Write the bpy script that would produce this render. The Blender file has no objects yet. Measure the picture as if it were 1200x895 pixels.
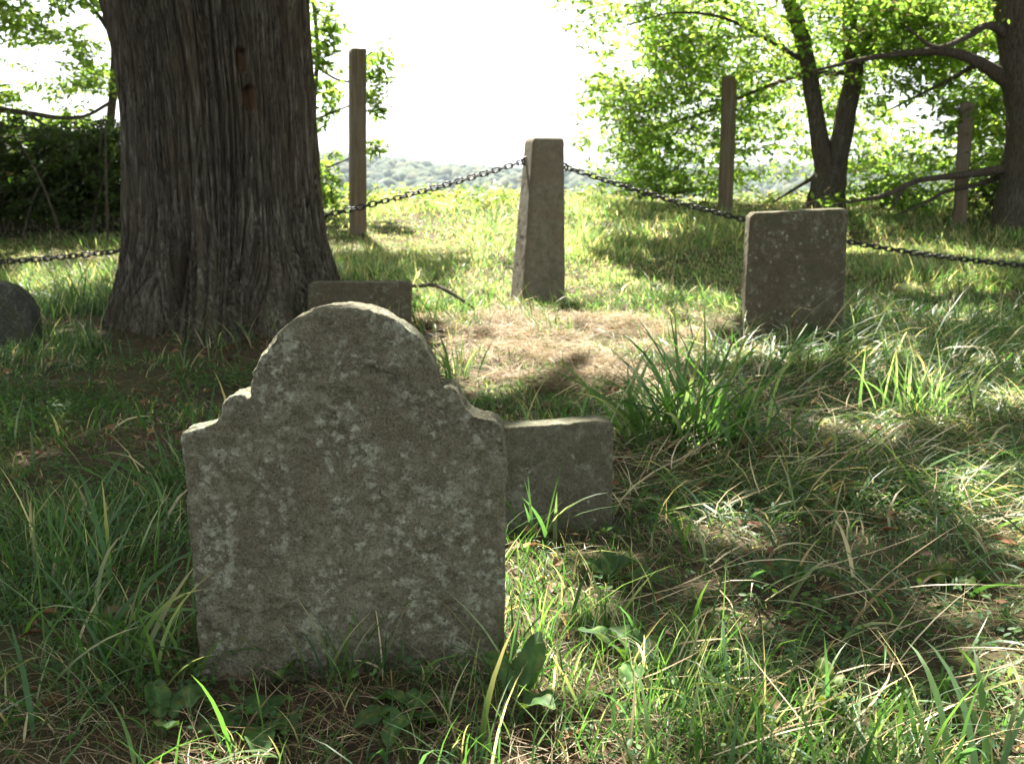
import bpy, bmesh, math, random
import numpy as np
from mathutils import Vector, Matrix

random.seed(7)
rng = np.random.default_rng(11)
R = math.radians
S = bpy.context.scene
C = S.collection

# ------------------------------------------------------------------ camera, world, sun, exposure
FPX, CXP, CYP = 1287.0, 600.0, 447.5         # the photograph is 1200 x 895
PITCH = R(10.24)
CAMZ = 0.90
cam_d = bpy.data.cameras.new('camera')
cam = bpy.data.objects.new('camera', cam_d)
C.objects.link(cam)
cam.location = (0, 0, CAMZ)
cam.rotation_euler = (R(90) - PITCH, 0, 0)
cam_d.sensor_width = 36
cam_d.lens = 36 * FPX / 1200
cam_d.clip_start = 0.05
cam_d.clip_end = 6000
cam_d.dof.use_dof = True
cam_d.dof.focus_distance = 2.1
cam_d.dof.aperture_fstop = 9.0
S.camera = cam

SUN_EL, SUN_AZ = R(57), R(-15)               # azimuth from +Y, negative = to the left
SDIR = np.array([math.cos(SUN_EL) * math.sin(SUN_AZ), math.cos(SUN_EL) * math.cos(SUN_AZ), math.sin(SUN_EL)])
W = bpy.data.worlds.new('World')
S.world = W
W.use_nodes = True
wn = W.node_tree.nodes
wl = W.node_tree.links
sky = wn.new('ShaderNodeTexSky')
sky.sky_type = 'NISHITA'
sky.sun_disc = False
sky.sun_elevation = SUN_EL
sky.sun_rotation = SUN_AZ
sky.air_density = 1.0
sky.dust_density = 1.5
sky.ozone_density = 1.0
bg = wn['Background']
bg.inputs[1].default_value = 0.055
hs = wn.new('ShaderNodeHueSaturation')      # milky summer sky
hs.inputs['Saturation'].default_value = .25
wl.new(sky.outputs[0], hs.inputs['Color'])
wl.new(hs.outputs[0], bg.inputs[0])
sun_d = bpy.data.lights.new('sun', 'SUN')
sun_d.energy = 5.0
sun_d.angle = R(0.53)
sun_d.color = (1.0, 0.95, 0.86)
sun = bpy.data.objects.new('sun', sun_d)
C.objects.link(sun)
sun.rotation_euler = Vector(SDIR).to_track_quat('Z', 'Y').to_euler()
S.view_settings.view_transform = 'Standard'
S.view_settings.look = 'None'
S.view_settings.gamma = 1
S.view_settings.exposure = 2.8
S.render.engine = 'CYCLES'
cy = S.cycles
cy.max_bounces = 7
cy.diffuse_bounces = 4
cy.glossy_bounces = 2
cy.transmission_bounces = 5
cy.transparent_max_bounces = 4
cy.volume_bounces = 0
cy.sample_clamp_indirect = 6
cy.use_denoising = True
cy.caustics_reflective = False
cy.caustics_refractive = False

# ------------------------------------------------------------------ noise and terrain
def _h(ix, iy, iz, seed):
    h = (ix.astype(np.int64) * 374761393 + iy.astype(np.int64) * 668265263 + iz.astype(np.int64) * 2147483647 + seed * 974711) & 0xFFFFFFFF
    h = ((h ^ (h >> 13)) * 1274126177) & 0xFFFFFFFF
    h = ((h ^ (h >> 16)) * 2246822519) & 0xFFFFFFFF
    h = h ^ (h >> 15)
    return (h & 0xFFFFFF) / float(0xFFFFFF)

def noise(x, y, z=0.0, seed=0):
    x, y, z = np.broadcast_arrays(np.asarray(x, float), np.asarray(y, float), np.asarray(z, float))
    ix, iy, iz = np.floor(x), np.floor(y), np.floor(z)
    fx, fy, fz = x - ix, y - iy, z - iz
    fx, fy, fz = (f * f * (3 - 2 * f) for f in (fx, fy, fz))
    r = 0
    for dx in (0, 1):
        for dy in (0, 1):
            for dz in (0, 1):
                w = (fx if dx else 1 - fx) * (fy if dy else 1 - fy) * (fz if dz else 1 - fz)
                r = r + w * _h(ix + dx, iy + dy, iz + dz, seed)
    return r

def fbm(x, y, z=0.0, seed=0, octv=4):
    a, s, t = 1.0, 0.0, 0.0
    x, y, z = np.asarray(x, float), np.asarray(y, float), np.asarray(z, float)
    for k in range(octv):
        s = s + a * noise(x, y, z, seed + k * 17)
        t += a
        a *= 0.5
        x, y, z = x * 2.03 + 5.3, y * 2.03 + 1.7, z * 2.03 + 3.1
    return s / t

def sstep(a, b, x):
    t = np.clip((np.asarray(x, float) - a) / (b - a), 0, 1)
    return t * t * (3 - 2 * t)

_gy = np.array([-400, -60, -8, 0, 6, 7.6, 9.2, 11.5, 12.2, 13.5, 15, 17, 20, 28, 45, 90, 200, 480, 1500, 4000.])
_gz = np.array([-25, -5, -.15, 0, .03, .055, .16, .38, .45, .58, .64, .60, .30, -1.4, -6, -16, -26, -30, -30, -30.])
_ty = np.linspace(-400, 4000, 88001)
_tz = np.interp(_ty, _gy, _gz)
_k = np.hanning(19); _k /= _k.sum()
_tz = np.convolve(np.pad(_tz, 9, mode='edge'), _k, mode='valid')

def G(x, y):
    x, y = np.asarray(x, float), np.asarray(y, float)
    z = np.interp(y, _ty, _tz)
    near = 1 - sstep(20, 60, np.hypot(x, y))
    z = z + near * ((fbm(x * .9, y * .9, 0, 3, 3) - .5) * .07 + (fbm(x * 4, y * 4, 0, 4, 2) - .5) * .03)
    # slight mound where roots lift the soil round the old trunk
    z = z + .06 * np.exp(-(((x + 1.75) / 1.2) ** 2 + ((y - 6.55) / 1.0) ** 2))
    return z

def ray(px, py):
    a, b = (px - CXP) / FPX, (CYP - py) / FPX
    return np.array([a, math.cos(PITCH) + b * math.sin(PITCH), -math.sin(PITCH) + b * math.cos(PITCH)])

def at(px, py, Y):
    d = ray(px, py)
    return np.array([0, 0, CAMZ]) + d * (Y / d[1])

def hit(px, py):
    d = ray(px, py)
    ts = np.linspace(.8, 30, 3000)
    P = d[None] * ts[:, None]
    below = (CAMZ + P[:, 2]) < G(P[:, 0], P[:, 1])
    i = int(np.argmax(below)) if below.any() else len(ts) - 1
    return P[i, 0], P[i, 1]

def poly(pxs):
    return np.array([hit(a, b) for a, b in pxs])

def inside(x, y, P):
    r = np.zeros(np.shape(x), bool)
    n = len(P)
    for i in range(n):
        x0, y0 = P[i]
        x1, y1 = P[(i + 1) % n]
        if y0 == y1:
            continue
        c = ((y0 > y) != (y1 > y)) & (x < (x1 - x0) * (y - y0) / (y1 - y0) + x0)
        r ^= c
    return r

# ------------------------------------------------------------------ mesh helpers
def tag(o, label=None, cat=None, group=None, kind=None):
    if label: o['label'] = label
    if cat: o['category'] = cat
    if group: o['group'] = group
    if kind: o['kind'] = kind
    return o

def empty(name, loc):
    o = bpy.data.objects.new(name, None)
    o.location = loc
    o.empty_display_size = .1
    C.objects.link(o)
    return o

def mesh_obj(name, V, faces, mat, parent=None, col=None, smooth=True, loc=(0, 0, 0), fattr=None):
    """faces: list of int arrays (n,3) or (n,4)."""
    V = np.asarray(V, np.float32).reshape(-1, 3)
    me = bpy.data.meshes.new(name)
    fs = [np.asarray(f, np.int32) for f in faces if len(f)]
    loops = np.concatenate([f.ravel() for f in fs])
    cnt = np.concatenate([np.full(len(f), f.shape[1], np.int32) for f in fs])
    start = np.concatenate([[0], np.cumsum(cnt)[:-1]]).astype(np.int32)
    me.vertices.add(len(V)); me.vertices.foreach_set('co', V.ravel())
    me.loops.add(len(loops)); me.loops.foreach_set('vertex_index', loops)
    me.polygons.add(len(cnt)); me.polygons.foreach_set('loop_start', start)
    if smooth:
        me.polygons.foreach_set('use_smooth', np.ones(len(cnt), bool))
    me.update(calc_edges=True)
    if col is not None:
        a = me.attributes.new('col', 'FLOAT_COLOR', 'POINT')
        cc = np.ones((len(V), 4), np.float32); cc[:, :3] = col
        a.data.foreach_set('color', cc.ravel())
    if fattr:
        for k, v in fattr.items():
            a = me.attributes.new(k, 'FLOAT', 'POINT')
            a.data.foreach_set('value', np.asarray(v, np.float32).ravel())
    me.materials.append(mat)
    o = bpy.data.objects.new(name, me)
    C.objects.link(o)
    o.location = loc
    if parent is not None:
        o.parent = parent
        o.location = (0, 0, 0)
    return o

class Acc:
    """collects vertex/face/colour arrays for one mesh"""
    def __init__(s): s.v, s.q, s.t, s.c, s.n = [], [], [], [], 0
    def add(s, V, quads=None, tris=None, col=None):
        V = np.asarray(V, float).reshape(-1, 3)
        s.v.append(V)
        if quads is not None and len(quads): s.q.append(np.asarray(quads) + s.n)
        if tris is not None and len(tris): s.t.append(np.asarray(tris) + s.n)
        if col is not None: s.c.append(np.broadcast_to(np.asarray(col, float), V.shape))
        s.n += len(V)
    def build(s, name, mat, parent=None, loc=(0, 0, 0), smooth=True):
        V = np.concatenate(s.v) - np.asarray(loc)
        fs = []
        if s.q: fs.append(np.concatenate(s.q))
        if s.t: fs.append(np.concatenate(s.t))
        return mesh_obj(name, V, fs, mat, parent, np.concatenate(s.c) if s.c else None, smooth, loc)

def tube(acc, pts, rad, n=8, col=None, rough=0.0, seed=0, sub=5):
    pts = np.asarray(pts, float); rad = np.asarray(rad, float)
    # Catmull-Rom resample
    k = len(pts)
    e = np.vstack([2 * pts[0] - pts[1], pts, 2 * pts[-1] - pts[-2]])
    out, ro = [], []
    for i in range(k - 1):
        p0, p1, p2, p3 = e[i:i + 4]
        for u in np.arange(sub) / sub:
            out.append(.5 * (2 * p1 + (p2 - p0) * u + (2 * p0 - 5 * p1 + 4 * p2 - p3) * u * u + (3 * p1 - p0 - 3 * p2 + p3) * u ** 3))
            ro.append(rad[i] + (rad[i + 1] - rad[i]) * u)
    out.append(pts[-1]); ro.append(rad[-1])
    P = np.array(out); r = np.array(ro); m = len(P)
    T = np.gradient(P, axis=0); T /= np.linalg.norm(T, axis=1)[:, None] + 1e-9
    up = np.array([0.13, 0.21, 0.97]) if abs(T[0][2]) < .9 else np.array([0.97, .2, .1])
    V = np.zeros((m, n, 3))
    a = np.arange(n) * 2 * np.pi / n
    u = np.cross(T[0], up); u /= np.linalg.norm(u)
    for i in range(m):
        u = u - T[i] * np.dot(u, T[i]); u /= np.linalg.norm(u)
        w = np.cross(T[i], u)
        V[i] = P[i] + r[i] * (np.cos(a)[:, None] * u + np.sin(a)[:, None] * w)
    if rough:
        c = V - P[:, None]
        d = 1 + rough * (fbm(V[..., 0] * 9 + seed, V[..., 1] * 9, V[..., 2] * 4, seed, 3) - .5) * 2
        V = P[:, None] + c * d[..., None]
    i, j = np.meshgrid(np.arange(m - 1), np.arange(n), indexing='ij')
    j2 = (j + 1) % n
    q = np.stack([i * n + j, i * n + j2, (i + 1) * n + j2, (i + 1) * n + j], -1).reshape(-1, 4)
    acc.add(V, q, None, col)
    return P

def leaves(acc, P, L, Wd, dirv, nrm, col, fold=.25):
    """folded pointed leaves; P,dirv,nrm (n,3); L,Wd (n,)"""
    n = len(P)
    d = dirv / (np.linalg.norm(dirv, axis=1)[:, None] + 1e-9)
    s = np.cross(d, nrm); s /= np.linalg.norm(s, axis=1)[:, None] + 1e-9
    u = np.cross(s, d)
    V = np.zeros((n, 6, 3))
    for k, (a, b, c) in enumerate([(0, 0, 0), (.28, -.9, 1), (.68, -.8, 1), (1, 0, -.25), (.68, .8, 1), (.28, .9, 1)]):
        V[:, k] = P + d * (a * L)[:, None] + s * (b * Wd * .5)[:, None] + u * (c * fold * Wd * .5)[:, None]
    b = (np.arange(n) * 6)[:, None]
    q = np.concatenate([b + [[0, 1, 2, 3]], b + [[0, 3, 4, 5]]])
    acc.add(V, q, None, np.repeat(col, 6, axis=0))

def blades(acc, P, L, Wd, az, lean, curl, col, nseg=4, tipcol=None, gz=None, side=None):
    n = len(P)
    t = np.linspace(0, 1, nseg + 1)
    th = lean[:, None] + curl[:, None] * (t[None, :-1] + .5 / nseg)
    st = (L / nseg)[:, None]
    hx = np.concatenate([np.zeros((n, 1)), np.cumsum(np.sin(th) * st, 1)], 1)
    hz = np.concatenate([np.zeros((n, 1)), np.cumsum(np.cos(th) * st, 1)], 1)
    bend = (side if side is not None else np.zeros(n))[:, None] * t[None] ** 2 * L[:, None]
    ca, sa = np.cos(az)[:, None], np.sin(az)[:, None]
    cx = P[:, 0:1] + hx * ca - bend * sa
    cyy = P[:, 1:2] + hx * sa + bend * ca
    cz = P[:, 2:3] + hz
    lim = P[:, 2:3] + .004 + .012 * rng.random((n, 1))
    cz = np.where(t[None] > .25, np.maximum(cz, lim), cz)
    tw = az + np.pi / 2 + rng.normal(0, .5, n)
    sx, sy = np.cos(tw)[:, None], np.sin(tw)[:, None]
    sz = rng.normal(0, .35, n)[:, None]
    w = (Wd * .5)[:, None] * (np.array([.55, .9, 1, .85, .6, .35, .2])[np.round(np.linspace(0, 5.2, nseg)).astype(int)])[None]
    A = np.stack([cx[:, :-1] - sx * w, cyy[:, :-1] - sy * w, cz[:, :-1] - sz * w], -1)
    B = np.stack([cx[:, :-1] + sx * w, cyy[:, :-1] + sy * w, cz[:, :-1] + sz * w], -1)
    tip = np.stack([cx[:, -1], cyy[:, -1], cz[:, -1]], -1)[:, None]
    V = np.concatenate([np.stack([A, B], 2).reshape(n, 2 * nseg, 3), tip], 1)
    k = 2 * nseg + 1
    b = (np.arange(n) * k)[:, None]
    q = np.concatenate([b + [[2 * i, 2 * i + 1, 2 * i + 3, 2 * i + 2]] for i in range(nseg - 1)])
    tr = b + [[2 * nseg - 2, 2 * nseg - 1, 2 * nseg]]
    cc = np.repeat(col[:, None], k, 1)
    if tipcol is not None:
        f = np.concatenate([np.repeat(t[:-1], 2), [1]])[None, :, None] ** 2
        cc = cc * (1 - f) + tipcol[:, None] * f
    acc.add(V, q, tr, cc.reshape(-1, 3))

# ------------------------------------------------------------------ materials
def new_mat(name):
    m = bpy.data.materials.new(name)
    m.use_nodes = True
    nt = m.node_tree
    b = nt.nodes['Principled BSDF']
    b.inputs['Specular IOR Level'].default_value = .3
    return m, nt, b

def N(nt, typ, **kw):
    n = nt.nodes.new('ShaderNode' + typ)
    for k, v in kw.items():
        if k in n.inputs.keys(): n.inputs[k].default_value = v
        else: setattr(n, k, v)
    return n

def ramp(nt, src, stops, interp='LINEAR'):
    r = nt.nodes.new('ShaderNodeValToRGB')
    r.color_ramp.interpolation = interp
    e = r.color_ramp.elements
    while len(e) < len(stops): e.new(.5)
    for el, (p, c) in zip(e, stops):
        el.position = p
        el.color = (*c, 1) if isinstance(c, (tuple, list)) else (c, c, c, 1)
    nt.links.new(src, r.inputs[0])
    return r.outputs[0]

def mapping(nt, scale=(1, 1, 1), coord='Object', loc=(0, 0, 0)):
    tc = N(nt, 'TexCoord')
    mp = N(nt, 'Mapping')
    mp.inputs['Scale'].default_value = scale
    mp.inputs['Location'].default_value = loc
    nt.links.new(tc.outputs[coord], mp.inputs[0])
    return mp.outputs[0]

def nz(nt, vec, scale, detail=6, rough=.6, dist=0.0):
    n = N(nt, 'TexNoise')
    n.inputs['Scale'].default_value = scale
    n.inputs['Detail'].default_value = detail
    n.inputs['Roughness'].default_value = rough
    n.inputs['Distortion'].default_value = dist
    nt.links.new(vec, n.inputs['Vector'])
    return n.outputs[0]

def mixc(nt, f, a, b, mode='MIX'):
    m = N(nt, 'Mix', data_type='RGBA', blend_type=mode)
    for s, i in ((f, 0), (a, 6), (b, 7)):
        if isinstance(s, (int, float)): m.inputs[i].default_value = s
        elif isinstance(s, (tuple, list)): m.inputs[i].default_value = (*s, 1)
        else: nt.links.new(s, m.inputs[i])
    return m.outputs[2]

def math_n(nt, op, a, b=0.0):
    m = N(nt, 'Math', operation=op)
    for i, s in enumerate((a, b)):
        if isinstance(s, (int, float)): m.inputs[i].default_value = s
        else: nt.links.new(s, m.inputs[i])
    return m.outputs[0]

def bump(nt, b, h, strength, dist):
    bm = N(nt, 'Bump')
    bm.inputs['Strength'].default_value = strength
    bm.inputs['Distance'].default_value = dist
    nt.links.new(h, bm.inputs['Height'])
    nt.links.new(bm.outputs[0], b.inputs['Normal'])

def leaf_material(name, transl=.45, rough=.45, spec=.35, tint=(1.15, 1.25, .55)):
    m, nt, b = new_mat(name)
    a = N(nt, 'Attribute', attribute_name='col')
    b.inputs['Roughness'].default_value = rough
    b.inputs['Specular IOR Level'].default_value = spec
    nt.links.new(a.outputs[0], b.inputs['Base Color'])
    t = N(nt, 'BsdfTranslucent')
    tc = mixc(nt, 1.0, a.outputs[0], tint, 'MULTIPLY')
    nt.links.new(tc, t.inputs[0])
    mx = N(nt, 'MixShader')
    mx.inputs[0].default_value = transl
    nt.links.new(b.outputs[0], mx.inputs[1])
    nt.links.new(t.outputs[0], mx.inputs[2])
    nt.links.new(mx.outputs[0], nt.nodes['Material Output'].inputs[0])
    return m

M_grass = leaf_material('grass_blade', .48, .42, .35, (1.8, 2.0, 1.1))
M_straw = leaf_material('dry_straw', .28, .6, .25, (1.2, 1.1, .9))
M_leaf = leaf_material('tree_leaf', .64, .5, .28, (3.5, 3.2, 2.0))
M_shrub = leaf_material('shrub_leaf', .35, .5, .25, (1.6, 1.7, .6))
M_broad = leaf_material('weed_leaf', .35, .55, .22, (1.5, 1.6, .6))
M_litter = leaf_material('brown_leaf', .15, .6, .2, (1.2, 1, .8))

def soil_material():
    m, nt, b = new_mat('soil')
    v = mapping(nt)
    n1 = nz(nt, v, 1.3, 5)
    n2 = nz(nt, v, 28, 8, .7)
    n3 = nz(nt, v, 140, 4, .7)
    base = ramp(nt, n2, [(.3, (.030, .021, .013)), (.55, (.062, .043, .027)), (.75, (.15, .105, .065))])
    green = ramp(nt, n3, [(.35, (.035, .045, .015)), (.7, (.10, .095, .045))])
    f = ramp(nt, n1, [(.42, 0.0), (.62, .6)])
    nt.links.new(mixc(nt, f, base, green), b.inputs['Base Color'])
    b.inputs['Roughness'].default_value = .95
    b.inputs['Specular IOR Level'].default_value = .1
    bump(nt, b, n2, .8, .02)
    return m
M_soil = soil_material()

def stone_material(name, dark, mid, light, red=(.13, .085, .055), lichen=.5, moss=0.0, scale=1.0):
    m, nt, b = new_mat(name)
    v = mapping(nt, (scale,) * 3)
    big = nz(nt, v, 5.5, 4, .55)
    med = nz(nt, v, 26, 7, .68, .3)
    fine = nz(nt, v, 170, 5, .7)
    c = ramp(nt, med, [(.30, dark), (.50, mid), (.72, light)])
    c = mixc(nt, ramp(nt, big, [(.46, 0.0), (.62, .75)]), c, red)
    pit = nz(nt, v, 260, 4, .75)
    c = mixc(nt, ramp(nt, pit, [(.34, .8), (.50, 0.0)]), c, tuple(q * .45 for q in dark))
    c = mixc(nt, ramp(nt, pit, [(.52, 0.0), (.68, .5)]), c, light)
    c = mixc(nt, ramp(nt, fine, [(.3, .45), (.6, 0.0)]), c, dark)
    # lichen rosettes
    vor = N(nt, 'TexVoronoi', feature='F1')
    vor.inputs['Scale'].default_value = 52
    vd = N(nt, 'VectorMath', operation='ADD')
    dn = N(nt, 'TexNoise'); dn.inputs['Scale'].default_value = 95; dn.inputs['Detail'].default_value = 5
    nt.links.new(v, dn.inputs['Vector'])
    sc = N(nt, 'VectorMath', operation='SCALE'); sc.inputs['Scale'].default_value = .030
    nt.links.new(dn.outputs['Color'], sc.inputs[0])
    nt.links.new(v, vd.inputs[0]); nt.links.new(sc.outputs[0], vd.inputs[1])
    nt.links.new(vd.outputs[0], vor.inputs['Vector'])
    area = nz(nt, mapping(nt, (scale,) * 3, 'Object', (3.1, 1.7, .4)), 9, 4, .65)
    sp = ramp(nt, vor.outputs['Distance'], [(.26, 1.0), (.52, 0.0)])
    pick = ramp(nt, vor.outputs['Color'], [(1 - lichen * .8, 0.0), (1 - lichen * .8 + .04, 1.0)])
    am = ramp(nt, area, [(.42, 0.0), (.54, 1.0)])
    lm = math_n(nt, 'MULTIPLY', math_n(nt, 'MULTIPLY', sp, pick), am)
    crust = nz(nt, mapping(nt, (scale,) * 3, 'Object', (5.2, .3, 2.2)), 21, 10, .78)
    cr = math_n(nt, 'MULTIPLY', ramp(nt, crust, [(.535, 0.0), (.565, .8)]), ramp(nt, area, [(.44, 0.0), (.52, 1.0)]))
    speck = ramp(nt, nz(nt, v, 75, 5, .75), [(.52, 0.0), (.60, 1.0)])
    am2 = ramp(nt, area, [(.40, 0.0), (.60, .8)])
    lm = math_n(nt, 'MAXIMUM', math_n(nt, 'MULTIPLY', lm, .85), math_n(nt, 'MULTIPLY', math_n(nt, 'MULTIPLY', speck, am2), lichen))
    lm = math_n(nt, 'MAXIMUM', lm, math_n(nt, 'MULTIPLY', cr, lichen * 1.4))
    lc = ramp(nt, fine, [(.35, (.23, .245, .165)), (.62, (.46, .475, .345))])
    c = mixc(nt, lm, c, lc)
    if moss:
        mm = ramp(nt, nz(nt, mapping(nt, (scale,) * 3, 'Object', (7, 2, 5)), 7, 6, .7), [(.5, 0.0), (.62, moss)])
        c = mixc(nt, mm, c, (.055, .075, .025))
    nt.links.new(c, b.inputs['Base Color'])
    b.inputs['Roughness'].default_value = .9
    b.inputs['Specular IOR Level'].default_value = .2
    h = math_n(nt, 'ADD', math_n(nt, 'MULTIPLY', med, .7), math_n(nt, 'ADD', math_n(nt, 'MULTIPLY', math_n(nt, 'ADD', fine, pit), .5), math_n(nt, 'MULTIPLY', lm, .25)))
    bump(nt, b, h, 1.0, .012)
    return m
M_stone = stone_material('lichened_sandstone', (.085, .078, .046), (.195, .182, .114), (.30, .29, .205), (.14, .122, .080), lichen=.62)
M_stone_foot = stone_material('footstone_rock', (.080, .074, .046), (.155, .146, .095), (.235, .224, .15), (.12, .102, .062), lichen=.3, moss=.3)
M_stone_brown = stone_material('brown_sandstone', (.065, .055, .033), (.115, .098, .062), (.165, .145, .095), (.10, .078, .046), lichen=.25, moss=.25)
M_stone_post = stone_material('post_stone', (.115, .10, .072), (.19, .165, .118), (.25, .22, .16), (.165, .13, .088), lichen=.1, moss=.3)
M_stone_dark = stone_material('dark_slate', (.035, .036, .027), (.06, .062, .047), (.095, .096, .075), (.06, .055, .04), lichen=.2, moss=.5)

def bark_material(name, a, b_, c, vs=1.0, wood=False):
    m, nt, b = new_mat(name)
    v = mapping(nt, (1, 1, .10))
    v2 = mapping(nt, (1, 1, .35))
    n1 = nz(nt, v, 40 * vs, 8, .68, .2)
    n2 = nz(nt, v, 150 * vs, 5, .7)
    n3 = nz(nt, v2, 6, 4, .6)
    col = ramp(nt, n1, [(.3, a), (.52, b_), (.72, c)])
    n4 = nz(nt, v, 44 * vs, 3, .5, .3)
    crack = ramp(nt, math_n(nt, 'ABSOLUTE', math_n(nt, 'SUBTRACT', n4, .5)), [(.0, .95), (.045, 0.0)])
    col = mixc(nt, crack, col, (.022, .017, .013))
    col = mixc(nt, ramp(nt, n3, [(.45, 0.0), (.65, .55)]), col, (.07, .052, .034))
    if wood:
        at_ = N(nt, 'Attribute', attribute_name='wood')
        wc = ramp(nt, n2, [(.3, (.04, .024, .014)), (.7, (.17, .095, .048))])
        col = mixc(nt, at_.outputs['Fac'], col, wc)
    nt.links.new(col, b.inputs['Base Color'])
    b.inputs['Roughness'].default_value = .95
    b.inputs['Specular IOR Level'].default_value = .12
    bump(nt, b, math_n(nt, 'ADD', math_n(nt, 'MULTIPLY', n1, .8), math_n(nt, 'MULTIPLY', n2, .4)), 1.0, .02)
    return m
M_bark = bark_material('fibrous_bark', (.036, .031, .023), (.088, .078, .058), (.25, .232, .185), wood=True)
M_bark2 = bark_material('grey_bark', (.05, .042, .034), (.10, .085, .068), (.17, .15, .12), 1.5)

def wood_material():
    m, nt, b = new_mat('weathered_timber')
    v = mapping(nt, (1, 1, .06))
    n1 = nz(nt, v, 40, 7, .65, .4)
    n2 = nz(nt, mapping(nt), 3, 4)
    col = ramp(nt, n1, [(.3, (.075, .056, .036)), (.55, (.145, .108, .068)), (.75, (.225, .18, .12))])
    col = mixc(nt, ramp(nt, n2, [(.45, 0.0), (.65, .6)]), col, (.15, .135, .112))
    nt.links.new(col, b.inputs['Base Color'])
    b.inputs['Roughness'].default_value = .85
    bump(nt, b, n1, .7, .01)
    return m
M_wood = wood_material()

def iron_material():
    m, nt, b = new_mat('blackened_iron')
    n1 = nz(nt, mapping(nt), 90, 5, .7)
    nt.links.new(ramp(nt, n1, [(.4, (.018, .018, .02)), (.62, (.04, .036, .034)), (.75, (.10, .055, .03))]), b.inputs['Base Color'])
    b.inputs['Metallic'].default_value = .55
    nt.links.new(ramp(nt, n1, [(.3, .3), (.7, .6)]), b.inputs['Roughness'])
    b.inputs['Specular IOR Level'].default_value = .5
    return m
M_iron = iron_material()

def forest_material():
    m, nt, b = new_mat('far_foliage')
    a = N(nt, 'Attribute', attribute_name='col')
    n1 = nz(nt, mapping(nt), .8, 5, .7)
    nt.links.new(mixc(nt, ramp(nt, n1, [(.35, .6), (.65, 0.0)]), a.outputs[0], (.02, .03, .012)), b.inputs['Base Color'])
    b.inputs['Roughness'].default_value = .9
    bump(nt, b, n1, 1, .6)
    return m
M_forest = forest_material()

# ------------------------------------------------------------------ the ground: one sheet to the horizon
def axis(segs):
    out = []
    for a, b, s in segs:
        out.append(np.arange(a, b, s))
    return np.concatenate(out + [[segs[-1][1]]])
gx = axis([(-3000, -600, 400), (-600, -100, 50), (-100, -20, 5), (-20, -6, .5), (-6, 6, .06), (6, 20, .5), (20, 100, 5), (100, 600, 50), (600, 3000, 400)])
gy = axis([(-400, -40, 40), (-40, -4, 3), (-4, .8, .3), (.8, 5, .05), (5, 12, .08), (12, 22, .25), (22, 60, 2), (60, 400, 20), (400, 3500, 300)])
XX, YY = np.meshgrid(gx, gy, indexing='ij')
GV = np.stack([XX, YY, G(XX, YY)], -1)
ii, jj = np.meshgrid(np.arange(len(gx) - 1), np.arange(len(gy) - 1), indexing='ij')
ny = len(gy)
GQ = np.stack([ii * ny + jj, (ii + 1) * ny + jj, (ii + 1) * ny + jj + 1, ii * ny + jj + 1], -1).reshape(-1, 4)
tag(mesh_obj('ground', GV, [GQ], M_soil), kind='structure')

# far hill across the valley with its wood
def hillz(x, y):
    r = -30 + 50 * sstep(420, 860, y) * (.86 + .30 * (fbm(x / 160 + 3.3, y / 900, 0, 21, 3) - .35))
    return r - 11 * sstep(-140, 60, x) * sstep(420, 860, y)
hx = np.linspace(-900, 900, 120); hy = np.linspace(420, 1300, 60)
HX, HY = np.meshgrid(hx, hy, indexing='ij')
HV = np.stack([HX, HY, hillz(HX, HY) - 2], -1)
ii, jj = np.meshgrid(np.arange(119), np.arange(59), indexing='ij')
HQ = np.stack([ii * 60 + jj, (ii + 1) * 60 + jj, (ii + 1) * 60 + jj + 1, ii * 60 + jj + 1], -1).reshape(-1, 4)
tag(mesh_obj('hills', HV, [HQ], M_forest, col=np.tile([[.04, .055, .02]], (len(HV.reshape(-1, 3)), 1))), kind='structure')
acc = Acc()
bmt = bmesh.new(); bmesh.ops.create_icosphere(bmt, subdivisions=2, radius=1)
IV = np.array([v.co[:] for v in bmt.verts]); IT = np.array([[v.index for v in f.verts] for f in bmt.faces]); bmt.free()
n = 7500
fx = rng.uniform(-420, 420, n); fy = 440 + 520 * rng.random(n) ** 1.0
fr = rng.uniform(3, 6.5, n)
fcol = np.array([[.035, .060, .022], [.05, .065, .02], [.028, .042, .02], [.07, .075, .025]])[rng.integers(0, 4, n)] * rng.uniform(.75, 1.25, (n, 1))
for k in range(n):
    d = 1 + .55 * (noise(IV[:, 0] * 2.2 + k * 3.1, IV[:, 1] * 2.2, IV[:, 2] * 2.2, 5) - .5)
    V = IV * d[:, None] * np.array([1, 1, rng.uniform(.9, 1.5)]) * fr[k] + [fx[k], fy[k], float(hillz(fx[k], fy[k])) + fr[k] * .4]
    acc.add(V, None, IT, fcol[k])
tag(acc.build('distant_forest', M_forest), 'hazy bluish green wooded hillside far across the valley', 'woodland', kind='stuff')

# air between here and the far hill
def haze():
    m = bpy.data.materials.new('haze_air'); m.use_nodes = True
    nt = m.node_tree; nt.nodes.remove(nt.nodes['Principled BSDF'])
    pv = N(nt, 'VolumePrincipled')
    pv.inputs['Color'].default_value = (.72, .86, 1.0, 1)
    pv.inputs['Density'].default_value = HAZE
    nt.links.new(pv.outputs[0], nt.nodes['Material Output'].inputs['Volume'])
    x, y0, y1, z0, z1 = 3100, -420, 3600, -80, 62
    V = [(sx * x, yy, zz) for zz in (z0, z1) for yy in (y0, y1) for sx in (-1, 1)]
    F = np.array([[0, 2, 3, 1], [4, 5, 7, 6], [0, 1, 5, 4], [2, 6, 7, 3], [0, 4, 6, 2], [1, 3, 7, 5]])
    tag(mesh_obj('haze', V, [F], m, smooth=False), 'pale summer haze over the valley', 'haze', kind='stuff')
HAZE = 0.00017
haze()

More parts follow.
